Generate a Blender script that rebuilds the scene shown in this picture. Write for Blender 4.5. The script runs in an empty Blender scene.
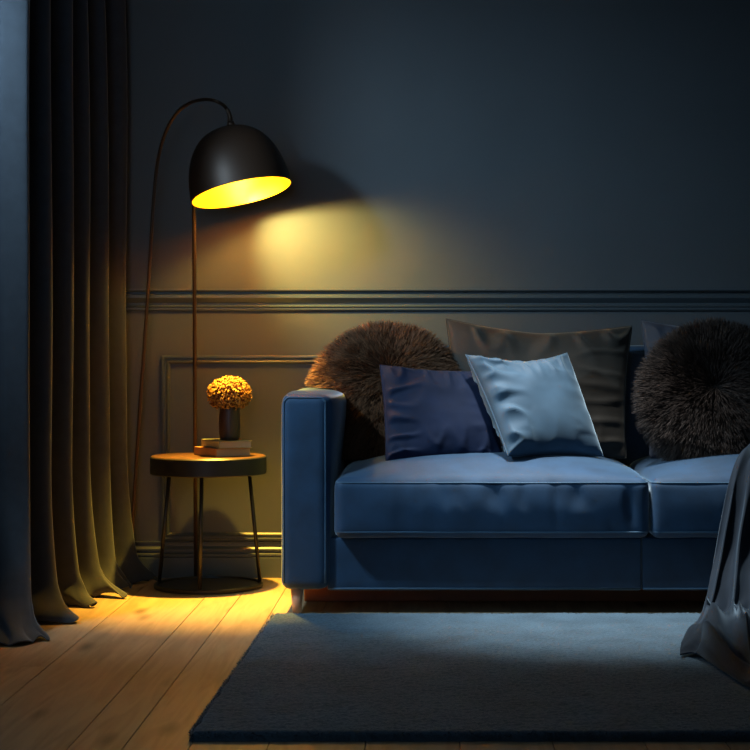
import bpy, bmesh, math, random
from mathutils import Vector, Matrix, noise
random.seed(7)
PI = math.pi
C = bpy.context.scene.collection
F, D, H, VX, HY = 1700.0, 5.76, 0.77, 430.0, 350.0      # lens in pixels, camera distance to the back wall, camera height

def P(px, py, Y):
    s = F / (D + Y)
    return Vector(((px - VX) / s, Y, H - (py - HY) / s))

# ------------------------------------------------------------------ materials
def mat(name, col, rough=0.6, sheen=0.0, sheen_col=(1, 1, 1), sheen_r=0.4, metal=0.0, spec=0.5, bump=None, vary=None, emit=None, weave=None):
    m = bpy.data.materials.new(name); m.use_nodes = True
    nt = m.node_tree; b = nt.nodes['Principled BSDF']
    b.inputs['Base Color'].default_value = (*col, 1)
    b.inputs['Roughness'].default_value = rough
    b.inputs['Metallic'].default_value = metal
    b.inputs['Specular IOR Level'].default_value = spec
    b.inputs['Sheen Weight'].default_value = sheen
    b.inputs['Sheen Roughness'].default_value = sheen_r
    b.inputs['Sheen Tint'].default_value = (*sheen_col, 1)
    tc = nt.nodes.new('ShaderNodeTexCoord')
    if emit:
        b.inputs['Emission Color'].default_value = (*emit[0], 1); b.inputs['Emission Strength'].default_value = emit[1]
    if vary:                                    # (scale, amount): cloudy variation of the colour itself
        n = nt.nodes.new('ShaderNodeTexNoise'); n.inputs['Scale'].default_value = vary[0]; n.inputs['Detail'].default_value = 5
        nt.links.new(tc.outputs['Object'], n.inputs['Vector'])
        r = nt.nodes.new('ShaderNodeMapRange'); r.inputs['From Min'].default_value = .3; r.inputs['From Max'].default_value = .7
        r.inputs['To Min'].default_value = 1 - vary[1]; r.inputs['To Max'].default_value = 1 + vary[1]
        nt.links.new(n.outputs['Fac'], r.inputs['Value'])
        x = nt.nodes.new('ShaderNodeVectorMath'); x.operation = 'SCALE'; x.inputs[0].default_value = col
        nt.links.new(r.outputs['Result'], x.inputs['Scale']); nt.links.new(x.outputs['Vector'], b.inputs['Base Color'])
    if bump:                                    # (scale, strength, distance)
        n = nt.nodes.new('ShaderNodeTexNoise'); n.inputs['Scale'].default_value = bump[0]; n.inputs['Detail'].default_value = 6
        nt.links.new(tc.outputs['Object'], n.inputs['Vector'])
        u = nt.nodes.new('ShaderNodeBump'); u.inputs['Strength'].default_value = bump[1]; u.inputs['Distance'].default_value = bump[2]
        nt.links.new(n.outputs['Fac'], u.inputs['Height']); nt.links.new(u.outputs['Normal'], b.inputs['Normal'])
    return m

def wood_mat(name, col, dark, rough=.45):
    m = bpy.data.materials.new(name); m.use_nodes = True
    nt = m.node_tree; L = nt.links.new; N = nt.nodes.new; b = nt.nodes['Principled BSDF']
    b.inputs['Roughness'].default_value = rough
    tc = N('ShaderNodeTexCoord'); geo = N('ShaderNodeNewGeometry')
    off = N('ShaderNodeVectorMath'); off.operation = 'MULTIPLY_ADD'
    off.inputs[1].default_value = (1, 1, 1)
    sc = N('ShaderNodeVectorMath'); sc.operation = 'SCALE'; sc.inputs[0].default_value = (13, 7, 3)
    L(geo.outputs['Random Per Island'], sc.inputs['Scale'])
    L(tc.outputs['Object'], off.inputs[0]); L(sc.outputs['Vector'], off.inputs[2])
    mp = N('ShaderNodeMapping'); mp.inputs['Scale'].default_value = (26, 2.0, 26); L(off.outputs['Vector'], mp.inputs['Vector'])
    n1 = N('ShaderNodeTexNoise'); n1.inputs['Scale'].default_value = 1.2; n1.inputs['Detail'].default_value = 7; n1.inputs['Distortion'].default_value = 1.2
    L(mp.outputs['Vector'], n1.inputs['Vector'])
    mp2 = N('ShaderNodeMapping'); mp2.inputs['Scale'].default_value = (9, 2.6, 9); L(off.outputs['Vector'], mp2.inputs['Vector'])
    n2 = N('ShaderNodeTexVoronoi'); n2.inputs['Scale'].default_value = 1.0; L(mp2.outputs['Vector'], n2.inputs['Vector'])
    kn = N('ShaderNodeMapRange'); kn.inputs['From Min'].default_value = .05; kn.inputs['From Max'].default_value = .22
    kn.inputs['To Min'].default_value = .42; kn.inputs['To Max'].default_value = 1; L(n2.outputs['Distance'], kn.inputs['Value'])
    cr = N('ShaderNodeValToRGB'); cr.color_ramp.elements[0].position = .3; cr.color_ramp.elements[0].color = (*dark, 1)
    cr.color_ramp.elements[1].position = .62; cr.color_ramp.elements[1].color = (*col, 1)
    L(n1.outputs['Fac'], cr.inputs['Fac'])
    pr = N('ShaderNodeMapRange'); pr.inputs['To Min'].default_value = .86; pr.inputs['To Max'].default_value = 1.1
    L(geo.outputs['Random Per Island'], pr.inputs['Value'])
    mu = N('ShaderNodeMath'); mu.operation = 'MULTIPLY'; L(pr.outputs['Result'], mu.inputs[0]); L(kn.outputs['Result'], mu.inputs[1])
    s2 = N('ShaderNodeVectorMath'); s2.operation = 'SCALE'; L(cr.outputs['Color'], s2.inputs[0]); L(mu.outputs['Value'], s2.inputs['Scale'])
    L(s2.outputs['Vector'], b.inputs['Base Color'])
    bu = N('ShaderNodeBump'); bu.inputs['Strength'].default_value = .15; bu.inputs['Distance'].default_value = .002
    L(n1.outputs['Fac'], bu.inputs['Height']); L(bu.outputs['Normal'], b.inputs['Normal'])
    return m

def strand_mat(name, root, tip, rough=.55, spec=.5):
    m = bpy.data.materials.new(name); m.use_nodes = True
    nt = m.node_tree; L = nt.links.new; N = nt.nodes.new; b = nt.nodes['Principled BSDF']
    b.inputs['Roughness'].default_value = rough; b.inputs['Specular IOR Level'].default_value = spec
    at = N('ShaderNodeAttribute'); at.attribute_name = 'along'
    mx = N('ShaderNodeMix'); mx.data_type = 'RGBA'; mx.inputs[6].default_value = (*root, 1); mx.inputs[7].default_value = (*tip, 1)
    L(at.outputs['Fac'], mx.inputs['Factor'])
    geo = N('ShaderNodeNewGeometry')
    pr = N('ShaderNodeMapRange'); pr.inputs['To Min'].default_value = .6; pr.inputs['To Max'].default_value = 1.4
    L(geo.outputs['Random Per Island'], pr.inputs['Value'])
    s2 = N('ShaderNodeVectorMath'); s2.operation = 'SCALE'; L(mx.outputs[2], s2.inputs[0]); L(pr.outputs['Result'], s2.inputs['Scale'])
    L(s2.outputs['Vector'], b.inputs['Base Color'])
    return m

M = dict(
    wall=mat('wall paint', (.076, .084, .094), .55, bump=(260, .12, .001), vary=(3, .06)),
    trim=mat('moulding paint', (.065, .08, .092), .38, spec=.6),
    ceil=mat('ceiling paint', (.25, .27, .3), .9),
    floor=wood_mat('oak boards', (.50, .335, .19), (.36, .225, .115)),
    curtain=mat('curtain cloth', (.032, .036, .046), .85, sheen=.6, sheen_col=(.75, .85, 1), bump=(420, .25, .001), vary=(30, .12)),
    velvet=mat('blue velvet', (.013, .049, .108), .7, sheen=.65, sheen_col=(.72, .88, 1), sheen_r=.35, bump=(160, .12, .001), vary=(14, .22)),
    piping=mat('blue piping', (.035, .095, .165), .6, sheen=.6, sheen_col=(.7, .85, 1)),
    navy=mat('navy velvet', (.008, .0155, .044), .75, spec=.2, sheen=.12, sheen_col=(.5, .6, 1), bump=(200, .12, .001), vary=(12, .2)),
    sky=mat('light blue velvet', (.040, .085, .134), .7, sheen=.6, sheen_col=(.7, .88, 1), bump=(200, .15, .001), vary=(12, .15)),
    taupe=mat('taupe velvet', (.035, .027, .020), .75, sheen=.5, sheen_col=(1, .9, .75), bump=(200, .12, .001), vary=(12, .2)),
    slate=mat('slate velvet', (.035, .042, .065), .75, sheen=.4, sheen_col=(.7, .8, 1), bump=(200, .12, .001)),
    throw=mat('throw cloth', (.012, .019, .031), .8, sheen=.35, sheen_col=(.6, .8, 1), spec=.2, bump=(350, .15, .001), vary=(20, .12)),
    rug=mat('rug pile', (.058, .100, .136), .95, sheen=.35, sheen_col=(.8, .9, 1), bump=(420, .5, .003), vary=(9, .22)),
    black=mat('bronze black metal', (.060, .030, .018), .48, metal=.35, spec=.5),
    pole=mat('dark bronze metal', (.085, .048, .030), .35, metal=.5),
    gold=mat('gold painted inside', (1.0, .50, .01), .35, spec=.3),
    bulb=mat('glowing bulb', (1, .9, .7), .5, emit=((1.0, .66, .14), 360.0)),
    tabletop=mat('dark stained top', (.075, .034, .014), .35, vary=(40, .25)),
    tablerim=mat('black lacquer', (.010, .009, .009), .42),
    vase=mat('brown ceramic', (.045, .020, .012), .45, spec=.6),
    flower=strand_mat('dried petals', (.13, .032, .012), (.36, .19, .045), .7, .2),
    stem=mat('flower stem', (.05, .06, .02), .8),
    cover1=mat('olive book cover', (.30, .29, .15), .55),
    cover2=mat('rust book cover', (.33, .15, .06), .55),
    pages=mat('book pages', (.33, .28, .22), .8, bump=(900, .4, .001)),
    legwood=mat('pale wooden leg', (.62, .38, .24), .45),
    plinth=mat('reddish wood', (.26, .070, .020), .4, vary=(10, .2)),
    furb=mat('fur base', (.020, .011, .007), .9),
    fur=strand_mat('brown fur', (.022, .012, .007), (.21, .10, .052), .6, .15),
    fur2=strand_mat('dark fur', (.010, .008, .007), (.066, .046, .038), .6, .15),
    frame=mat('window frame paint', (.30, .32, .34), .5),
)
g = bpy.data.materials.new('window glass'); g.use_nodes = True
nt = g.node_tree; nt.nodes.clear()
o_ = nt.nodes.new('ShaderNodeOutputMaterial'); mx = nt.nodes.new('ShaderNodeMixShader'); tr = nt.nodes.new('ShaderNodeBsdfTransparent'); gl = nt.nodes.new('ShaderNodeBsdfGlossy')
gl.inputs['Roughness'].default_value = .03; mx.inputs[0].default_value = .06
nt.links.new(tr.outputs[0], mx.inputs[1]); nt.links.new(gl.outputs[0], mx.inputs[2]); nt.links.new(mx.outputs[0], o_.inputs[0])
M['glass'] = g

# ------------------------------------------------------------------ mesh helpers
class MB:
    def __init__(s): s.v = []; s.f = []; s.fm = []; s.al = None; s.cur = 0
    def add(s, vs, fs):
        n = len(s.v); s.v += [tuple(v) for v in vs]
        s.f += [tuple(i + n for i in f) for f in fs]; s.fm += [s.cur] * len(fs); return s
    def box(s, a, b):
        (x0, y0, z0), (x1, y1, z1) = a, b
        return s.add([(x0, y0, z0), (x1, y0, z0), (x1, y1, z0), (x0, y1, z0), (x0, y0, z1), (x1, y0, z1), (x1, y1, z1), (x0, y1, z1)],
                     [(0, 3, 2, 1), (4, 5, 6, 7), (0, 1, 5, 4), (1, 2, 6, 5), (2, 3, 7, 6), (3, 0, 4, 7)])
    def tube(s, pts, r, n=12, closed=False, flat=1.0):
        pts = [Vector(p) for p in pts]; m = len(pts)
        rr = r if isinstance(r, (list, tuple)) else [r] * m
        tg = []
        for i in range(m):
            a = pts[(i - 1) % m] if (closed or i) else pts[i]; b = pts[(i + 1) % m] if (closed or i < m - 1) else pts[i]
            tg.append((b - a).normalized())
        nx = tg[0].orthogonal().normalized(); vs = []
        for i in range(m):
            nx = (nx - tg[i] * nx.dot(tg[i])).normalized(); by = tg[i].cross(nx)
            for k in range(n):
                a = 2 * PI * k / n; vs.append(pts[i] + (nx * math.cos(a) + by * math.sin(a) * flat) * rr[i])
        fs = []
        for i in range(m if closed else m - 1):
            j = (i + 1) % m
            for k in range(n):
                l = (k + 1) % n; fs.append((i * n + k, i * n + l, j * n + l, j * n + k))
        if not closed: fs += [tuple(range(n))[::-1], tuple((m - 1) * n + k for k in range(n))]
        return s.add(vs, fs)
    def lathe(s, prof, n=64, mtx=None, cap=True):
        vs = []; fs = []; m = len(prof)
        for (r, z) in prof:
            for k in range(n):
                a = 2 * PI * k / n; vs.append(Vector((r * math.cos(a), r * math.sin(a), z)))
        for i in range(m - 1):
            for k in range(n):
                l = (k + 1) % n; fs.append((i * n + k, i * n + l, (i + 1) * n + l, (i + 1) * n + k))
        if cap: fs += [tuple(range(n))[::-1], tuple((m - 1) * n + k for k in range(n))]
        if mtx: vs = [mtx @ v for v in vs]
        return s.add(vs, fs)
    def grid(s, fn, nu, nv):
        vs = [fn(i / nu, j / nv) for j in range(nv + 1) for i in range(nu + 1)]
        fs = [(j * (nu + 1) + i, j * (nu + 1) + i + 1, (j + 1) * (nu + 1) + i + 1, (j + 1) * (nu + 1) + i) for j in range(nv) for i in range(nu)]
        return s.add(vs, fs)
    def build(s, name, mats, parent=None, smooth=True, angle=None):
        me = bpy.data.meshes.new(name); me.from_pydata(s.v, [], s.f)
        mats = mats if isinstance(mats, (list, tuple)) else [mats]
        for m in mats: me.materials.append(M[m])
        if len(mats) > 1: me.polygons.foreach_set('material_index', s.fm)
        if smooth: me.polygons.foreach_set('use_smooth', [True] * len(s.f))
        if s.al:
            at = me.attributes.new('along', 'FLOAT', 'POINT'); at.data.foreach_set('value', s.al)
        me.update()
        if angle is not None: me.set_sharp_from_angle(angle=math.radians(angle))
        o = bpy.data.objects.new(name, me); C.objects.link(o)
        if parent:
            o.parent = parent; o.matrix_parent_inverse = Matrix.Translation(-parent.location)
        return o

def bevel(o, w, seg=3, ang=35):
    m = o.modifiers.new('bevel', 'BEVEL'); m.width = w; m.segments = seg; m.limit_method = 'ANGLE'; m.angle_limit = math.radians(ang)
    m.harden_normals = False
    return o

def thing(name, loc, label, cat, group=None):
    o = bpy.data.objects.new(name, None); C.objects.link(o); o.location = loc; o.empty_display_size = .05
    return tag(o, label, cat, group)
def tag(o, label, cat, group=None):
    o['label'] = label; o['category'] = cat
    if group: o['group'] = group
    return o
def struct(o, label=None):
    o['kind'] = 'structure'
    if label: o['label'] = label
    return o

def axis_samples(h, r, n_in, n_r):
    """positions across a rounded edge box side, dense in the rounding"""
    out = [-h + r * (1 - math.cos(PI / 2 * i / n_r)) for i in range(n_r)]
    inner = [-(h - r) + 2 * (h - r) * i / n_in for i in range(n_in + 1)]
    return out + inner + [-v for v in reversed(out)]

def rbox(mb, c, half, r, nin=(10, 10, 10), nr=4, disp=None):
    """soft box with rounded edges; disp(p_local, normal) -> new point"""
    hx, hy, hz = half; ax = [axis_samples(h, r, n, nr) for h, n in zip(half, nin)]
    bm = bmesh.new(); key = {}
    def V(x, y, z):
        k = (round(x, 6), round(y, 6), round(z, 6))
        if k not in key:
            q = Vector((max(-(hx - r), min(hx - r, x)), max(-(hy - r), min(hy - r, y)), max(-(hz - r), min(hz - r, z))))
            d = Vector((x, y, z)) - q
            nn = d.normalized() if d.length > 1e-9 else Vector((0, 0, 1))
            p = q + nn * r if d.length > 1e-9 else Vector((x, y, z))
            if disp: p = disp(p, nn)
            key[k] = len(vs); vs.append(Vector(c) + p)
        return key[k]
    vs = []; fs = []
    for a in range(3):
        b_, c_ = (a + 1) % 3, (a + 2) % 3
        for sgn in (-1, 1):
            for i in range(len(ax[b_]) - 1):
                for j in range(len(ax[c_]) - 1):
                    q = []
                    for (ii, jj) in ((i, j), (i + 1, j), (i + 1, j + 1), (i, j + 1)):
                        t = [0, 0, 0]; t[a] = sgn * half[a]; t[b_] = ax[b_][ii]; t[c_] = ax[c_][jj]; q.append(V(*t))
                    if len(set(q)) == 4: fs.append(tuple(q) if sgn > 0 else tuple(q[::-1]))
    bm.free()
    return mb.add(vs, fs)

def nz(x, y, z, o=0): return noise.noise(Vector((x + o, y + o * 1.7, z - o)))
def sstep(a, b, x):
    t = max(0, min(1, (x - a) / (b - a))); return t * t * (3 - 2 * t)

# ------------------------------------------------------------------ room
XL, XR, YF, ZC = -1.25, 3.1, -6.4, 2.6
WY0, WY1, WZ0, WZ1 = -3.3, -1.25, .62, 2.35              # window opening in the left wall
fl = MB()
seams = [XL, -1.16, -.93, -.70, -.594, -.466, -.315, -.126, .058, .24]
while seams[-1] < XR: seams.append(min(XR, seams[-1] + random.choice((.16, .18, .2))))
for i in range(len(seams) - 1):
    y = YF
    while y < 0:
        y2 = min(0, y + random.uniform(1.3, 2.2)) if y < -1.5 else 0
        if i in (2, 3, 4, 5) : y2 = 0
        fl.box((seams[i] + .0011, y + .001, -.03), (seams[i + 1] - .0011, y2 - .0005, 0)); y = y2
fo = fl.build('floor', 'floor', smooth=False); struct(fo, 'pale oak plank floor running towards the wall')
MB().box((XL, YF, ZC), (XR, 0, ZC + .1)).build('ceiling', 'ceil', smooth=False)['kind'] = 'structure'
struct(MB().box((XL - .2, 0, -.03), (XR + .1, .15, ZC)).build('wall_back', 'wall', smooth=False), 'dark slate blue painted wall behind the sofa')
wl = MB(); wl.box((XL - .18, YF, -.03), (XL, WY0, ZC)).box((XL - .18, WY1, -.03), (XL, 0, ZC)).box((XL - .18, WY0, -.03), (XL, WY1, WZ0)).box((XL - .18, WY0, WZ1), (XL, WY1, ZC))
struct(wl.build('wall_left', 'wall', smooth=False))
struct(MB().box((XR, YF, -.03), (XR + .1, 0, ZC)).build('wall_right', 'wall', smooth=False))
struct(MB().box((XL - .2, YF - .1, -.03), (XR + .1, YF, ZC)).build('wall_front', 'wall', smooth=False))
# window
wf = MB(); t = .05; X0, X1 = XL - .12, XL - .05
wf.box((X0, WY0, WZ0), (X1, WY1, WZ0 + t)).box((X0, WY0, WZ1 - t), (X1, WY1, WZ1)).box((X0, WY0, WZ0), (X1, WY0 + t, WZ1)).box((X0, WY1 - t, WZ0), (X1, WY1, WZ1))
ym = (WY0 + WY1) / 2; wf.box((X0, ym - .02, WZ0), (X1, ym + .02, WZ1))
wo = wf.build('window_1', 'frame', smooth=False); struct(wo, 'tall window in the left wall beside the curtain')
MB().box((XL - .09, WY0 + t, WZ0 + t), (XL - .086, WY1 - t, WZ1 - t)).build('pane', 'glass', wo, smooth=False)
MB().box((XL - .05, WY0 - .03, WZ0 - .03), (XL + .03, WY1 + .03, WZ0)).build('sill', 'frame', wo, smooth=False)

def profile_run(prof, x0, x1, name, m='trim'):           # prof: (outwards, z) list, extruded along x on the back wall
    vs = []; n = len(prof)
    for x in (x0, x1):
        vs += [(x, -d, z) for d, z in prof]
    fs = [(i, i + 1, n + i + 1, n + i) for i in range(n - 1)] + [tuple(range(n))[::-1], tuple(n + i for i in range(n))]
    return MB().add(vs, fs).build(name, m, smooth=True, angle=30)
def zz(py): return H - (py - HY) / (F / D)
rail = [(0, zz(311)), (.006, zz(311)), (.010, zz(309.6)), (.010, zz(307.6)), (.014, zz(306.6)), (.006, zz(305.5)), (.006, zz(303)), (.016, zz(300.5)), (.022, zz(298)),
        (.022, zz(295)), (.018, zz(294.2)), (.014, zz(294.0)), (.014, zz(292.2)), (.026, zz(291.6)), (.030, zz(290.6)), (.030, zz(289.4)), (.0, zz(289.0))]
struct(profile_run(rail, XL, XR, 'trim_1'), 'horizontal chair rail moulding across the back wall')
base = [(0, 0), (.018, 0), (.018, zz(557.5)), (.012, zz(556.8)), (.012, zz(556)), (.016, zz(555.2)), (.016, zz(553.6)), (.008, zz(552)), (.008, zz(550.8)), (.014, zz(550)), (.014, zz(548.5)),
        (.006, zz(546)), (.006, zz(543.2)), (.010, zz(542.4)), (.010, zz(541.4)), (0, zz(541.0))]
struct(profile_run(base, XL, XR, 'baseboard_back'), 'stepped baseboard along the back wall')
def panel_frame(x0, x1, z0, z1, name):
    prof = [(0, 0), (.013, 0), (.015, .004), (.015, .008), (.008, .011), (.008, .014), (.012, .020), (.010, .024), (.004, .028), (0, .028)]
    vs = []; n = len(prof)
    for (cx, cz, sx, sz) in ((x0, z0, 1, 1), (x1, z0, -1, 1), (x1, z1, -1, -1), (x0, z1, 1, -1)):
        vs += [(cx + sx * w, -d, cz + sz * w) for d, w in prof]
    fs = []
    for k in range(4):
        l = (k + 1) % 4
        fs += [(k * n + i, l * n + i, l * n + i + 1, k * n + i + 1) for i in range(n - 1)]
    o = MB().add(vs, fs).build(name, 'trim', angle=30)
    return struct(o)
panel_frame(-.908, .92, zz(540.5), zz(355.5), 'trim_2')
panel_frame(1.10, 2.9, zz(540.5), zz(355.5), 'trim_3')

# ------------------------------------------------------------------ curtain
CR = [(-.10, -1.009), (-.25, -1.046), (-.42, -1.068), (-.61, -1.080), (-.84, -1.098), (-1.08, -1.104)]
plan = [(-.02, -1.07, 0), (-.05, -1.03, .6)]
for i_, (yc, xc) in enumerate(CR):                          # sharp folds: each turns back to the wall, then swells out to the next crest
    plan += [(yc + .016, xc - .010, 1), (yc - .002, xc, 1), (yc - .016, xc - .014, .8), (yc - .014, xc - .055, .4), (yc - .006, xc - .090, 0)] if i_ < 5 else [(yc + .02, xc - .012, 1), (yc - .002, xc, 1), (yc - .020, xc - .018, .9), (yc - .040, xc - .055, .8), (yc - .045, xc - .085, .8), (yc - .07, xc - .12, .8)]
    if i_ < 5: plan += [(yc * .6 + CR[i_ + 1][0] * .4, (xc - .088) * .6 + CR[i_ + 1][1] * .4 - .012, .3)]
def catmull(ps, t):
    n = len(ps) - 1; i = min(int(t * n), n - 1); u = t * n - i
    p = [ps[max(0, i - 1)], ps[i], ps[i + 1], ps[min(n, i + 2)]]
    return [0.5 * (2 * b + (c - a) * u + (2 * a - 5 * b + 4 * c - d) * u * u + (3 * b - a - 3 * c + d) * u ** 3) for a, b, c, d in zip(*p)]
pl3 = plan
def cur_pt(u, v):
    z = (1 - v) ** 1.6 * 2.42
    y, x, cr = catmull(pl3, u)
    k = max(0, (.45 - z) / .45) ** 2; k2 = max(0, (.11 - z) / .11) ** 2
    wob = nz(u * 9, z * 1.1, 0, 3) * .012
    x += wob + cr * (.045 * k + .035 * k2) * (1 + .6 * nz(u * 14, 0, 0, 9)) - .018 * sstep(1.1, 2.4, z) * (1 - u)
    y += wob * .5 - (.035 + .17 * sstep(.6, 1, u)) * k - .03 * k2 * (1 + nz(u * 20, 1, 0, 5)) + .01 * nz(u * 7, z * .8, 4)
    if k2 > 0: x += .028 * k2 * (nz(u * 22, z * 14, 2) * 1.4 + .6); y += .05 * k2 * nz(u * 26, z * 12, 7) 
    zz_ = max(.003, z + (.030 * abs(nz(u * 25, 3, 1)) + .004) * k2)
    return Vector((max(x, XL + .012), y, zz_))
cu = MB().grid(cur_pt, 420, 110)
co = cu.build('curtain', 'curtain'); sm = co.modifiers.new('thick', 'SOLIDIFY'); sm.thickness = .003; sm.offset = 0
tag(co, 'long dark navy curtain hanging in deep folds at the left, pooling on the oak floor', 'curtain')

# ------------------------------------------------------------------ side table
tc = P(208.5, 587, -.242); tc.z = 0
tb = thing('side_table', tc, 'small round dark side table with splayed legs and a disc base beside the sofa', 'side table')
R = .188; zt = .427
MB().lathe([(.0, zt - .001), (R - .004, zt - .001), (R - .006, zt + .001), (0.0, zt + .001)], 96, Matrix.Translation(tc), cap=False).build('table_surface', 'tabletop', tb, angle=30)
MB().lathe([(.0, zt - .058), (R - .003, zt - .058), (R, zt - .055), (R, zt - .004), (R - .003, zt - .001), (0, zt - .001)], 96, Matrix.Translation(tc), cap=False).build('table_top', 'tablerim', tb, angle=30)
Rb = .176
MB().lathe([(.0, .002), (Rb - .002, .002), (Rb, .004), (Rb, .012), (Rb - .003, .015), (Rb - .012, .015), (Rb - .013, .009), (0, .009)], 96, Matrix.Translation(tc), cap=False).build('base_plate', 'tablerim', tb, angle=30)
for a in (170, 10, 268):
    a = math.radians(a); d = Vector((math.cos(a), math.sin(a), 0))
    f_ = .132 if abs(math.cos(a)) > .5 else .13
    MB().tube([tc + d * (Rb - .009) + Vector((0, 0, .010)), tc + d * f_ + Vector((0, 0, zt - .056))], .0062, 12).build('leg', 'tablerim', tb)

# ------------------------------------------------------------------ books, vase, flowers
def book(px0, pxc, px1, zb, th, yc, cover, label, L1, ang):
    c = P(pxc, 455, yc); c.z = zb                        # near corner
    b = thing('book', c, label, 'book', 'books on the side table')
    ca, sa = math.cos(ang), math.sin(ang)
    ex = Vector((ca, sa, 0)); ey = Vector((-sa, ca, 0))
    s = F / (D + yc)
    w = (px1 - pxc) / s / ca; l = (pxc - px0) / s / sa
    def rb(mb, u0, u1, v0, v1, z0, z1):
        vs = [c + ex * u + ey * v + Vector((0, 0, z)) for z in (z0, z1) for u, v in ((u0, v0), (u1, v0), (u1, v1), (u0, v1))]
        mb.add(vs, [(0, 3, 2, 1), (4, 5, 6, 7), (0, 1, 5, 4), (1, 2, 6, 5), (2, 3, 7, 6), (3, 0, 4, 7)])
    m = MB(); ct = .0022
    rb(m, 0, w, 0, l, .0004, ct); rb(m, 0, w, 0, l, th - ct, th); rb(m, 0, .0025, 0, l, ct, th - ct)
    bevel(m.build('cover', cover, b, smooth=False), .0006, 2)
    p = MB(); rb(p, .0027, w - .003, .003, l - .003, ct, th - ct); p.build('pages', 'pages', b, smooth=False)
    return c, ex, ey, w, l
zb = zt + .0012
book(188, 216, 249, zb, .0265, -.345, 'cover2', 'rust brown book lying flat on the side table under the olive one', .15, math.radians(33))
book(195.5, 219, 250.5, zb + .0268, .024, -.345, 'cover1', 'olive cream book lying on top of the rust book, under the vase', .15, math.radians(28))
vz = zb + .0268 + .0244
vc = P(229.5, 440, -.275); vc.z = vz
prof = [(0, 0), (.028, 0), (.0305, .002), (.0335, .012), (.0345, .04), (.0335, .075), (.0305, .106), (.0300, .110), (.0275, .110), (.0275, .100), (.030, .03), (0, .012)]
vo = MB().lathe(prof, 64, Matrix.Translation(vc), cap=False).build('vase', 'vase', angle=50)
tag(vo, 'small dark brown ceramic vase standing on the books', 'vase')
fc = P(229.3, 394.5, -.275)
fo_ = thing('dried_flowers', Vector((fc.x, fc.y, vz + .03)), 'round ball of golden brown dried flowers in the dark vase', 'flowers')
fm = MB(); al = []
def orient(n):
    t1 = n.orthogonal().normalized(); return t1, n.cross(t1)
fm.add([], [])
ga = PI * (3 - math.sqrt(5)); NF = 1500
for i in range(NF):
    z = 1 - 2 * (i + .5) / NF; r = math.sqrt(1 - z * z); a = ga * i
    n = Vector((r * math.cos(a), r * math.sin(a), z))
    if z < -.80: continue
    sc = 1 + random.uniform(-.10, .06)
    t1, t2 = orient(n); an = random.uniform(0, 2 * PI); tt = t1 * math.cos(an) + t2 * math.sin(an); bt = n.cross(tt)
    base_ = Vector((n.x * .060 * sc, n.y * .060 * sc, n.z * .044 * sc + (.004 if n.z > 0 else 0)))
    L = random.uniform(.009, .014); w = .0019
    pts = [base_, base_ + n * L * .55 + tt * L * .15, base_ + n * L * .9 + tt * L * .55, base_ + n * L * .75 + tt * L * .95]
    vs = []
    for k, p in enumerate(pts):
        ww = w * (1, 1.25, 1.1, .35)[k]
        vs += [fc + p - bt * ww, fc + p + bt * ww + n * .0006]
    al += [0, 0, .35, .35, .8, .8, 1, 1]
    fm.add(vs, [(0, 1, 3, 2), (2, 3, 5, 4), (4, 5, 7, 6)])
co_ = []
MBc = MB()
n0 = len(fm.v)
fm.lathe([(.0, -.040), (.03, -.035), (.050, -.018), (.058, .004), (.050, .026), (.03, .040), (.0, .045)], 40, Matrix.Translation(fc), cap=False)
al += [0] * (len(fm.v) - n0)
fm.al = al
fm.build('flower_head', 'flower', fo_)
sm_ = MB()
for k in range(7):
    a = k * 2.4; q = Vector((math.cos(a), math.sin(a), 0)) * .012
    sm_.tube([Vector((fc.x, fc.y, vz + .025)) + q * .8, fc + q - Vector((0, 0, .03))], .0014, 6)
sm_.build('stem', 'stem', fo_)

# ------------------------------------------------------------------ floor lamp
LB = P(130, 577, -.10); LB.z = 0
lamp = thing('floor_lamp', P(195.5, 579, -.045) * 1.0, 'tall arched floor lamp with a dark dome shade glowing yellow inside', 'floor lamp')
lamp.location.z = 0
LY = -.31
SC = P(241.5, 192.5, LY)                                    # centre of the rim opening
sR = 51.0 / (F / (D + LY))
rot = Matrix.Rotation(math.radians(-13.5), 4, 'Y') @ Matrix.Rotation(math.radians(-7.0), 4, 'X')
mt = Matrix.Translation(SC) @ rot
SH = sR * 1.32
outer = [(sR * math.cos(a) ** .76, SH * math.sin(a)) for a in [PI / 2 * i / 26 for i in range(26)]] + [(.0001, SH)]
inner = [(r * .975, z * .975 if z > 0 else 0) for r, z in outer]
MB().lathe(outer, 96, mt, cap=False).build('lamp_shade', 'black', lamp)
so = MB().lathe([(outer[0][0], 0), (outer[0][0], -.0015), (inner[0][0], -.0015), (inner[0][0], 0)], 96, mt, cap=False)
so.build('shade_rim', 'gold', lamp)
MB().lathe(inner, 96, mt, cap=False).build('shade_lining', 'gold', lamp)
bz = .072
MB().lathe([(0.0001, bz - .030), (.012, bz - .027), (.022, bz - .018), (.027, bz - .004), (.026, bz + .008), (.018, bz + .026), (.013, bz + .036), (.0001, bz + .036)], 32, mt, cap=False).build('light_bulb', 'bulb', lamp)
MB().lathe([(.0001, bz + .036), (.015, bz + .036), (.016, bz + .08), (.010, SH * .97), (.0001, SH * .97)], 32, mt, cap=False).build('bulb_socket', 'black', lamp, angle=40)
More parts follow.
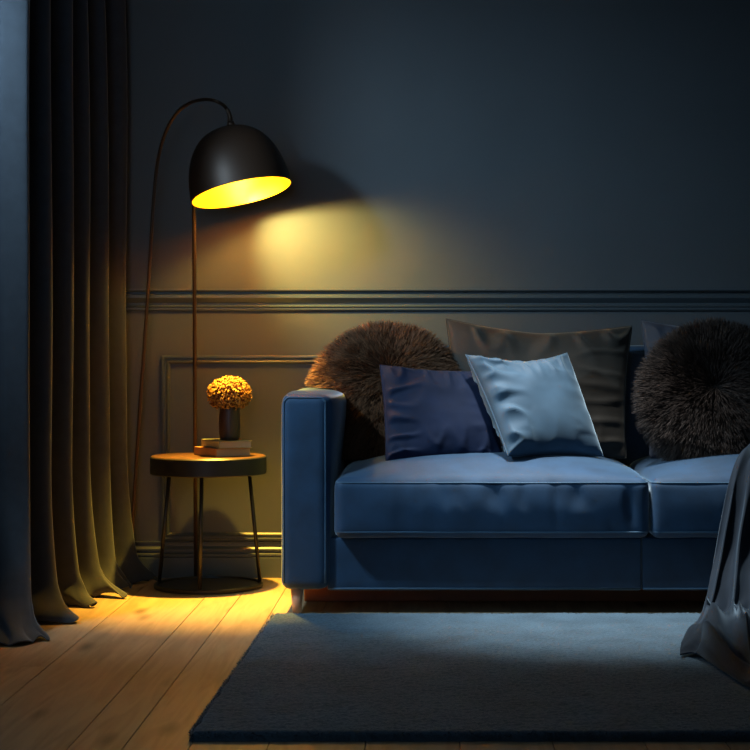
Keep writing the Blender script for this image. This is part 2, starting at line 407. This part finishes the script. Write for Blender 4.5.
# arched pole
top = mt @ Vector((0, 0, SH - .004))
arc_px = [(129.5, 577, -.06), (134, 500, -.065), (139, 420, -.075), (144, 350, -.085), (148, 290, -.10), (151, 240, -.115), (154, 195, -.13), (158, 160, -.15), (165, 134, -.18), (176, 114, -.215), (190, 103, -.25), (205, 99.5, -.31), (218, 102, -.345), (226, 108, LY)]
pts = [P(*p) for p in arc_px]; pts[0].z = .004
pts += [P(230, 117, LY)]
pts.append(Vector((top.x, top.y, top.z)) * .5 + P(231, 122, LY) * .5)
cv = []
n_ = 140
for i in range(n_ + 1): cv.append(Vector(catmull([tuple(p) for p in pts], i / n_)))
rad = [.0058 + .0020 * sstep(.84, .97, i / n_) for i in range(n_ + 1)]
MB().tube(cv, rad, 14).build('arched_pole', 'pole', lamp)
cn = P(231, 123, LY)
MB().tube([cn + Vector((0, 0, .006)), cn - Vector((0, 0, .012))], [.010, .013], 20).build('shade_socket', 'pole', lamp)
q0 = P(195.8, 579, -.045); q0.z = .004
q1 = P(194.0, 205, -.18); q2 = mt @ Vector((-sR * .90, 0, .01))
MB().tube([q0, q0.lerp(q1, .5), P(194.0, 206, -.20), P(193.6, 196, -.25)], .0066, 14).build('straight_pole', 'pole', lamp)
MB().lathe([(0, 0), (.022, 0), (.022, .004), (.008, .007), (.0, .007)], 24, Matrix.Translation((pts[0].x, pts[0].y, 0)), cap=False).build('foot', 'pole', lamp, angle=40)
MB().lathe([(0, 0), (.022, 0), (.022, .004), (.008, .007), (.0, .007)], 24, Matrix.Translation((q0.x, q0.y, 0)), cap=False).build('foot', 'pole', lamp, angle=40)

# ------------------------------------------------------------------ sofa
SX0, SX1 = -.434, 1.71
sofa = thing('sofa', Vector(((SX0 + SX1) / 2, -.44, 0)), 'blue velvet sofa with a square arm, plump seat cushions and short wooden legs', 'sofa')
AW = .138; AY0, AY1 = -.82, -.05; AZ0, AZ1 = .072, .640
def arm(x0, x1):
    c = Vector(((x0 + x1) / 2, (AY0 + AY1) / 2, (AZ0 + AZ1) / 2)); half = ((x1 - x0) / 2, (AY1 - AY0) / 2, (AZ1 - AZ0) / 2)
    def dp(p, n):
        fy = 1 - max(-1, min(1, p.y / half[1])) ** 6
        top_ = sstep(-.1, .9, p.z / half[2])
        p = p.copy()
        if n.x > .3: p.x += .036 * fy * n.x * (.4 + .6 * top_)
        if n.z > .3: p.z += .007 * fy
        w = .0022 * nz(p.x * 9, p.y * 5, p.z * 6, 2)
        return p + n * w
    m = MB(); rbox(m, c, half, .028, (10, 20, 26), 6, dp)
    o = m.build('armrest', 'velvet', sofa)
    e = .0085; hy = AY0 + .0065
    r_ = [(x0 + e, AZ0 + .02), (x0 + e, AZ1 - e - .012), (x0 + e + .012, AZ1 - e), (x1 - e - .012, AZ1 - e), (x1 - e, AZ1 - e - .012), (x1 - e, AZ0 + .02)]
    pts = []
    for i in range(len(r_) - 1):
        for k in range(12): pts.append(Vector((r_[i][0] + (r_[i + 1][0] - r_[i][0]) * k / 12, hy, r_[i][1] + (r_[i + 1][1] - r_[i][1]) * k / 12)))
    pts.append(Vector((r_[-1][0], hy, r_[-1][1])))
    MB().tube(pts, .0028, 8).build('piping', 'piping', o)
arm(SX0, SX0 + AW); arm(SX1 - AW, SX1)
IX0, IX1 = SX0 + AW - .004, SX1 - AW + .004
XS = (642 - VX) / (F / (D - .80))
def baserail(x0, x1):
    m = MB(); c = Vector(((x0 + x1) / 2, -.45, .146)); half = ((x1 - x0) / 2, .348, .078)
    rbox(m, c, half, .008, (20, 8, 6), 3, lambda p, n: p + n * .0015 * nz(p.x * 6, 0, p.z * 9))
    o = m.build('seat_base', 'velvet', sofa)
    MB().tube([(x0 + .004, -.7995, .074), (x1 - .004, -.7995, .074)], .0026, 8).build('piping', 'piping', o)
baserail(IX0, XS - .001); baserail(XS + .001, IX1)
# back
def bdp(p, n):
    return p + n * (.004 * nz(p.x * 3, p.y * 3, p.z * 4, 7))
m = MB(); rbox(m, Vector(((IX0 + IX1) / 2, -.145, .49)), ((IX1 - IX0) / 2, .095, .295), .03, (24, 6, 14), 5, bdp); m.build('backrest', 'velvet', sofa)
# seat cushions
def cushion(x0, x1, seed):
    cz0, cz1 = .226, .398; y0, y1 = -.862, -.235
    c = Vector(((x0 + x1) / 2, (y0 + y1) / 2, (cz0 + cz1) / 2)); half = ((x1 - x0) / 2, (y1 - y0) / 2, (cz1 - cz0) / 2)
    def dp(p, n):
        u = p.x / half[0]; v = p.y / half[1]; w = p.z / half[2]; p = p.copy()
        if w > 0:
            p.z += .070 * (1 - abs(u) ** 2.8) ** .85 * (1 - abs(min(0, v - .1) / 1.1) ** 3.2) * sstep(0, 1, w) ** .9 if abs(u) < 1 and v > -1 else 0
        p.y -= .012 * (1 - w * w) * (1 - u ** 4) if v < -.7 else 0
        # slack creases on the front face
        if v < -.8:
            cr_ = max(0, nz(p.x * 24 + w * .25, w * .7, 1, seed)) ** 1.3 * (1 - w * w) * sstep(-.6, .3, u + .35)
            p.y += .014 * cr_
        return p + n * .002 * nz(p.x * 8, p.y * 8, p.z * 5, seed)
    m = MB(); rbox(m, c, half, .026, (90, 26, 14), 6, dp)
    o = m.build('seat_cushion', 'velvet', sofa)
    for zc, e in ((cz1 - .011, .0040), (cz0 + .019, .0020)):
        X0_, X1_, Y0_ = x0 + e, x1 - e, y0 + e - .001
        pts = []
        rr = .024
        pts += [Vector((X0_, y1 - .05 + (Y0_ + rr - y1 + .05) * k / 8, zc)) for k in range(8)]
        pts += [Vector((X0_ + rr - rr * math.cos(a), Y0_ + rr - rr * math.sin(a), zc)) for a in [PI / 2 * k / 6 for k in range(7)]]
        for k in range(1, 60):
            x = X0_ + rr + (X1_ - X0_ - 2 * rr) * k / 60; u = (x - c.x) / half[0]; w = (zc - c.z) / half[2]
            pts.append(Vector((x, Y0_ - .012 * (1 - w * w) * (1 - u ** 4), zc + .001 * nz(x * 5, 0, 0, seed))))
        pts += [Vector((X1_ - rr + rr * math.sin(a), Y0_ + rr - rr * math.cos(a), zc)) for a in [PI / 2 * k / 6 for k in range(7)]]
        pts += [Vector((X1_, Y0_ + rr + (y1 - .05 - Y0_ - rr) * k / 8, zc)) for k in range(1, 9)]
        MB().tube(pts, .0025, 8).build('piping', 'piping', o)
cushion(-.276, .634, 3); cushion(.638, 1.556, 11)
for (x, y) in ((SX0 + .045, -.785), (SX1 - .045, -.765), (SX0 + .045, -.10), (SX1 - .045, -.10)):
    MB().tube([(x, y, 0.0), (x, y, .03), (x, y, .076)], [.0125, .015, .0195], 20).build('leg', 'legwood', sofa)
bevel(MB().box((-.385, -.56, 0.0005), (SX1 - .09, -.53, .073)).build('plinth', 'plinth', sofa, smooth=False), .003)

# ------------------------------------------------------------------ pillows
def pillow(name, cs, T, m, label, seed, crease=.010, sag=.07, top=.1, pipe=True, side=(1, 1, 1, 1), mp=None, n=70, group='velvet scatter cushions on the sofa', power=.42):
    TL, TR, BR, BL = cs
    nrm = (TR - TL).cross(BL - TL).normalized()
    if nrm.y > 0: nrm = -nrm                              # front faces the camera
    ctr = (TL + TR + BR + BL) / 4
    base_ = Vector((ctr.x, ctr.y, min(BR.z, BL.z)))
    root = thing(name, base_, label, 'cushion', group)
    def edgepos(u, v):                                   # u -1..1 left->right, v -1..1 bottom->top
        ku = sag * (1 - v * v) * .7; kv = (top if v > 0 else sag * .5) * (1 - abs(u) ** 1.5)
        uu = u * (1 - ku); vv = v * (1 - kv)
        a, b = (uu + 1) / 2, (vv + 1) / 2
        return BL * (1 - a) * (1 - b) + BR * a * (1 - b) + TR * a * b + TL * (1 - a) * b
    def th(u, v):
        b = max(0, (1 - abs(u) ** 2.2)) * max(0, (1 - abs(v) ** 2.2))
        return T * b ** power
    def pt(u, v, sgn):
        p = edgepos(u, v); t = th(u, v)
        eu, ev = sstep(.25, .95, abs(u)), sstep(.25, .95, abs(v))
        env = min(1, (1 - max(abs(u), abs(v))) * 9)
        def rd(x): return 1 - abs(x) * 3.2
        wl_ = side[0] if u < 0 else side[1]; wt = side[3] if v < 0 else side[2]
        c1 = (rd(nz(u * 1.1 + v * .6, v * 2.7, sgn * 3, seed)) * 1.3 - .5) * eu * wl_
        c2 = (rd(nz(u * 2.9, v * 1.1 + u * .5, sgn * 3 + 9, seed)) * 1.3 - .5) * ev * wt
        w = crease * (max(-.1, c1) + max(-.1, c2)) * env + .004 * nz(u * 2, v * 2, sgn, seed + 4) * env
        return p + nrm * sgn * (t + w)
    mb = MB()
    def smp(t):                                          # denser near the rim
        t = 2 * t - 1; return math.sin(t * PI / 2) * .55 + t * .45
    mb.grid(lambda i, j: pt(smp(i), smp(j), 1), n, n)
    mb.grid(lambda i, j: pt(-smp(i), smp(j), -1), n, n)
    o = mb.build('cover', m, root)
    # weld rim
    bm = bmesh.new(); bm.from_mesh(o.data); bmesh.ops.remove_doubles(bm, verts=bm.verts, dist=.0004); bmesh.ops.recalc_face_normals(bm, faces=bm.faces); bm.to_mesh(o.data); bm.free()
    if pipe:
        q = []
        k = 30
        for i in range(k): q.append(edgepos(-1 + 2 * i / k, -1))
        for i in range(k): q.append(edgepos(1, -1 + 2 * i / k))
        for i in range(k): q.append(edgepos(1 - 2 * i / k, 1))
        for i in range(k): q.append(edgepos(-1, 1 - 2 * i / k))
        MB().tube(q, .0024, 8, closed=True).build('piping', mp or m, root)
    return root
pillow('cushion', (P(446, 319, -.325), P(632, 326, -.315), P(626, 458, -.43), P(452, 458, -.43)), .070, 'taupe',
       'large taupe cushion with crinkled top edge, standing behind the light blue one', 2, .016, .055, .17, side=(.5, .5, 1.2, .3))
pillow('cushion', (P(641, 320, -.33), P(800, 322, -.33), P(796, 458, -.43), P(650, 458, -.43)), .065, 'slate',
       'slate grey cushion mostly hidden behind the dark fur cushion, one corner sticking up', 5, .008, .06, .15)
pillow('cushion', (P(380, 365, -.545), P(490, 372, -.52), P(503, 457, -.66), P(386, 462, -.70)), .055, 'navy',
       'navy blue velvet cushion between the left fur cushion and the light blue one', 8, .012, .05, .08, side=(1.3, .4, .8, .6))
pillow('cushion', (P(466, 355, -.60), P(567, 353, -.47), P(603, 456, -.60), P(508, 456, -.77)), .072, 'sky',
       'light blue velvet cushion with creased left edge, frontmost on the seat', 14, .016, .07, .22, side=(1.5, .3, .7, .15))

def fur_cushion(ctr, R_, T, tilt, part, m, label, seed, nst, clampx=None, L0=.036, swirl=(0, .12), yaw=0):
    root = thing('fur_cushion', ctr - Vector((0, 0, R_)), label, 'cushion', 'round fur cushions on the sofa')
    rnd = random.Random(seed)
    rm = Matrix.Rotation(yaw, 3, 'Z') @ Matrix.Rotation(tilt, 3, 'X')
    def surf(a, q, sgn):                                 # a angle, q radius 0..1 ; local: x right, z up, y depth
        r = R_ * q; t = T * max(0, 1 - q ** 2.4) ** .55
        p = Vector((r * math.cos(a), -sgn * t, r * math.sin(a)))
        w = rm @ p + ctr
        if w.z < .448: w.z = .448 + (w.z - .448) * .03
        if clampx is not None:
            lim = clampx - 3.0 * max(0, w.z - AZ1)     # above the armrest the cushion spreads over it
            if w.z < AZ1 + .10 and w.x < lim: w.x = lim + (w.x - lim) * .05
        return w
    mb = MB(); NA, NQ = 72, 22
    for sgn in (1, -1):
        vs = [surf(2 * PI * i / NA, math.sin(PI / 2 * j / NQ), sgn) for j in range(NQ + 1) for i in range(NA)]
        fs = [(j * NA + i, j * NA + (i + 1) % NA, (j + 1) * NA + (i + 1) % NA, (j + 1) * NA + i) for j in range(NQ) for i in range(NA)]
        if sgn < 0: fs = [f[::-1] for f in fs]
        mb.add(vs, fs)
    mb.build('cushion_body', 'furb', root)
    st = MB(); V_, F_, A_ = [], [], []
    e = 1e-3
    sx, sz = swirl
    for k in range(nst):
        sgn = 1 if rnd.random() < .8 else -1
        q = math.sqrt(rnd.random()); q = min(.995, q ** .85); a = rnd.uniform(0, 2 * PI)
        p = surf(a, q, sgn); pa = surf(a + .02, q, sgn) - p; pq = surf(a, max(0, q - .02), sgn) - p
        n = pa.cross(pq)
        if n.length < 1e-12: continue
        n.normalize()
        out = p - ctr
        if n.dot(out) < 0: n = -n
        if q < .25 and sgn > 0 and n.y > 0: n = -n
        # combing direction: away from swirl centre on the face
        c2 = rm @ Vector((sx * R_, -T * sgn, sz * R_)) + ctr
        d = p - c2; d -= n * d.dot(n)
        d = d.normalized() if d.length > 1e-4 else Vector((0, 0, 1))
        cl = Vector((nz(p.x * 28, p.y * 28, p.z * 28, seed), nz(p.x * 28, p.y * 28, p.z * 28, seed + 20), nz(p.x * 28, p.y * 28, p.z * 28, seed + 40)))
        g = (n * .75 + d * .55 + cl * .5 + Vector((rnd.gauss(0, .16), rnd.gauss(0, .16), rnd.gauss(0, .16)))).normalized()
        L = L0 * rnd.uniform(.65, 1.15)
        sd = g.cross(n + Vector((rnd.gauss(0, .5), rnd.gauss(0, .5), rnd.gauss(0, .5)))).normalized()
        droop = d * .35 + Vector((0, 0, -.18))
        w = .0010
        b0 = len(V_)
        for j, tt in enumerate((0, .4, .75, 1)):
            c = p + g * L * tt + droop * L * tt * tt * .6 - n * .003 * (1 - tt)
            if clampx is not None and c.z < AZ1 - .012 and c.x < clampx - .004: c.x = clampx - .004
            if clampx is not None and c.x < clampx and c.z < AZ1 + .012 and c.z >= AZ1 - .012: c.z = AZ1 + .012
            if c.z < .435: c.z = .435 + (c.z - .435) * .3
            ww = w * (1, .9, .6, 0)[j]
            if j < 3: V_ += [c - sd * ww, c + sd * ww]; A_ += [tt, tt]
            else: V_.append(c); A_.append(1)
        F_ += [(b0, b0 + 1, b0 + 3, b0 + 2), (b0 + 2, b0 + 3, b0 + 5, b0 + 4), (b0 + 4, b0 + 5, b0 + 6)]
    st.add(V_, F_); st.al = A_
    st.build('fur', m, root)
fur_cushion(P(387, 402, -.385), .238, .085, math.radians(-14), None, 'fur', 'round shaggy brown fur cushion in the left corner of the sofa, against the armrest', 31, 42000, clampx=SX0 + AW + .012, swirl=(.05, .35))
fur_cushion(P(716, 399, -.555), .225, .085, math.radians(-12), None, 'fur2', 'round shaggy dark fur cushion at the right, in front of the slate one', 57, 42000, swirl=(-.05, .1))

# ------------------------------------------------------------------ rug
RX0, RX1, RY0, RY1, RT = -.450, 2.35, -2.42, -.905, .020
def rug_pt(u, v):
    x = RX0 - .024 * (1 - v) + (RX1 - RX0) * u + .006 * nz(0, v * 22, 0); y = RY0 + (RY1 - RY0) * v + .005 * nz(u * 40, 0, 2)
    if v < .5: x += 0
    ex = min(u * (RX1 - RX0), (1 - u) * (RX1 - RX0)); ey = min(v * (RY1 - RY0), (1 - v) * (RY1 - RY0)); e = min(ex, ey)
    z = RT * (1 - (1 - min(1, e / .016)) ** 3)
    z += min(1, e / .02) * (  .0030 * nz(x * 150, y * 150, 0) + .0016 * nz(x * 55, y * 55, 5) + .0018 * nz(x * 9, y * 9, 8))
    return Vector((x, y, max(0.0008, z)))
rg = MB().grid(rug_pt, 760, 420)
# pile tufts, thickest where the rug is seen
rr = random.Random(4)
ro = rg.build('rug', 'rug')
tag(ro, 'thick blue grey shaggy rug lying on the oak floor in front of the sofa', 'rug')
pt_ = MB(); V_, F_ = [], []
for k in range(9000):
    if True:
        s_ = rr.random()
        x, y = (RX0 + rr.uniform(0, .008), RY0 + (RY1 - RY0) * s_) if s_ < .35 or k % 2 else (RX0 + (1.5) * rr.random(), RY0 + rr.uniform(0, .008)) if k % 3 else (RX0 + 1.5 * rr.random(), RY1 - rr.uniform(0, .006))
        z = rr.uniform(.003, .018)
        d = Vector((-1 if x < RX0 + .009 else 0, -1 if y < RY0 + .009 else (1 if y > RY1 - .007 else 0), .5))
    d = (d + Vector((rr.gauss(0, .45), rr.gauss(0, .45), 0))).normalized() * rr.uniform(.003, .006)
    sd = Vector((1, 0, 0)) if abs(d.y) > abs(d.x) else Vector((0, 1, 0))
    b0 = len(V_); p = Vector((x - .024 * (RY1 - y) / (RY1 - RY0), y, z))
    V_ += [p - sd * .0013, p + sd * .0013, p + d + sd * .0005, p + d - sd * .0005]; F_.append((b0, b0 + 1, b0 + 2, b0 + 3))
pt_.add(V_, F_); po = pt_.build('pile', 'rug', ro); po['kind'] = 'stuff'

# ------------------------------------------------------------------ throw blanket
LE = [tuple(v) for v in (P(792, 449, -.52), P(768, 448, -.64), P(750, 449, -.74), P(739, 460, -.86), P(729, 484, -.925), P(721, 520, -.965), P(714, 558, -1.01),
                         P(706, 596, -1.10), P(697, 622, -1.20), P(688, 640, -1.38), P(681, 655, -1.56), P(680, 658, -1.62))]
def throw_pt(s_, t_):
    x, y, z = catmull(LE, t_)
    down = sstep(.28, .45, t_); lie = sstep(.58, .76, t_)          # hanging, then lying on the rug
    W = .58 + .10 * lie
    x += (1.48 - LE[0][0]) * 0 + W * s_
    # the rest of the hem trails further forward than the left corner
    ext = sstep(.07, .12, s_) * .42 - .05 * math.sin(s_ * 9) + .07 * sstep(0, .12, s_)
    y -= ext * sstep(.66, 1, t_) ** 1.3
    y -= .05 * s_ * down * (1 - lie)
    ph = 2 * PI * 10.5 * s_ + 5.5 * nz(s_ * 4, t_ * 1.6, 0, 21) * sstep(0, .06, s_) + 1.5 * nz(s_ * 9, t_ * 4, 0, 5) * (1 - .45 * lie) + lie * 1.6 * math.sin(t_ * 13)
    ridge = (.5 - .5 * math.cos(ph)) ** 1.25
    A = (.008 + .024 * down) * (.9 + 1.1 * nz(s_ * 8, t_ * 2, 3, 40))
    hang = down * (1 - lie)
    y -= A * ridge * down * (1 - .7 * lie)
    z += .016 * ridge * (1 - down) + .012 * (1 - down)
    x += .010 * math.sin(ph + .6) * down * sstep(0, .05, s_)
    if lie > 0:
        floor_z = RT + .010
        hem = sstep(1.0, .90, t_)
        pile = .030 * sstep(.60, .78, t_) * (1 - sstep(.86, 1, t_))
        z2 = floor_z + (.034 * ridge + pile * (.5 + .9 * nz(s_ * 5, t_ * 7, 2, 33)) + .036 * max(0, 1 - abs(nz(s_ * 9 + t_ * 4, t_ * 9, 0, 2)) * 3.6) + (.012 + .012 * sstep(.1, .2, s_)) * (.5 + .5 * math.sin(t_ * 46 + 5 * s_ + 3 * nz(s_ * 3, 1, 1)))) * (hem * .92 + .08) * (.25 + .75 * sstep(0, .035, s_))
        z = z * (1 - lie) + max(floor_z, z2) * lie
    z += .004 * nz(s_ * 7, t_ * 9, 3, 8)
    return Vector((x, y, max(z, RT + .005 if y < -.95 else 0)))
to = MB().grid(throw_pt, 200, 220).build('throw_blanket', 'throw')
ms = to.modifiers.new('thick', 'SOLIDIFY'); ms.thickness = .004; ms.offset = 0
tag(to, 'dark grey throw blanket falling over the seat edge and pooling on the rug', 'throw')

# ------------------------------------------------------------------ light
def area(name, loc, tgt, size, power, col, spread=180):
    l = bpy.data.lights.new(name, 'AREA'); l.shape = 'RECTANGLE'; l.size, l.size_y = size; l.energy = power; l.color = col; l.spread = math.radians(spread)
    o = bpy.data.objects.new(name, l); C.objects.link(o); o.location = loc
    o.rotation_euler = (Vector(tgt) - Vector(loc)).to_track_quat('-Z', 'Y').to_euler(); return o
def spot(name, loc, tgt, power, col, ang, blend, rad):
    l = bpy.data.lights.new(name, 'SPOT'); l.energy = power; l.color = col; l.spot_size = math.radians(ang); l.spot_blend = blend; l.shadow_soft_size = rad
    o = bpy.data.objects.new(name, l); C.objects.link(o); o.location = loc
    o.rotation_euler = (Vector(tgt) - Vector(loc)).to_track_quat('-Z', 'Y').to_euler(); return o
area('window daylight', (XL - .16, (WY0 + WY1) / 2, 1.55), (0, (WY0 + WY1) / 2 + .6, 1.3), (1.9, 1.6), 4, (.48, .74, 1.0))
spot('curtain edge fill', (-1.46, -1.53, 1.85), (-1.165, -1.17, 1.50), 150, (.50, .78, 1.0), 95, 1.0, .10)  # added spot in the window recess, brightens the curtain's leading fold; no street lamp
spot('cool downlight', (.14, -.90, 2.5), (.46, -.94, .25), 440, (.90, .98, 1.0), 37, 1.0, .08)
spot('reading beam of the lamp', tuple(mt @ Vector((0, 0, .030))), (-.60, -.47, 0), 430, (1.0, .58, .065), 58, 1.0, .02)
spot('wall beam of the lamp', tuple(mt @ Vector((0, 0, .030))), (-.36, 0, 1.10), 50, (1.0, .77, .20), 74, 1.0, .02)
area('cool fill behind the camera', (-.6, -6.3, 1.7), (-1.0, 0, 1.5), (1.2, 1.4), 1.6, (.45, .72, 1.0), 50)  # added unseen fill for the curtain folds; the front wall has no window
area('faint wall fill', (-1.10, -1.75, 1.8), (.75, 0, 2.0), (.4, .8), .5, (.52, .76, 1.0), 110)  # added unseen panel inside the room, lends the back wall a blue glow

w = bpy.data.worlds.new('dusk'); bpy.context.scene.world = w; w.use_nodes = True
w.node_tree.nodes['Background'].inputs[0].default_value = (.10, .20, .40, 1); w.node_tree.nodes['Background'].inputs[1].default_value = .3

cam = bpy.data.cameras.new('camera'); cam.sensor_width = 36; cam.lens = 36 * F / 750
cam.shift_x = (375 - VX) / 750; cam.shift_y = (HY - 375) / 750
cam.clip_start = .05
cob = bpy.data.objects.new('camera', cam); C.objects.link(cob); cob.location = (0, -D, H); cob.rotation_euler = (PI / 2, 0, 0)
sc = bpy.context.scene; sc.camera = cob
sc.view_settings.view_transform = 'Standard'; sc.view_settings.look = 'None'; sc.view_settings.gamma = 1; sc.view_settings.use_curve_mapping = False
sc.view_settings.exposure = 0
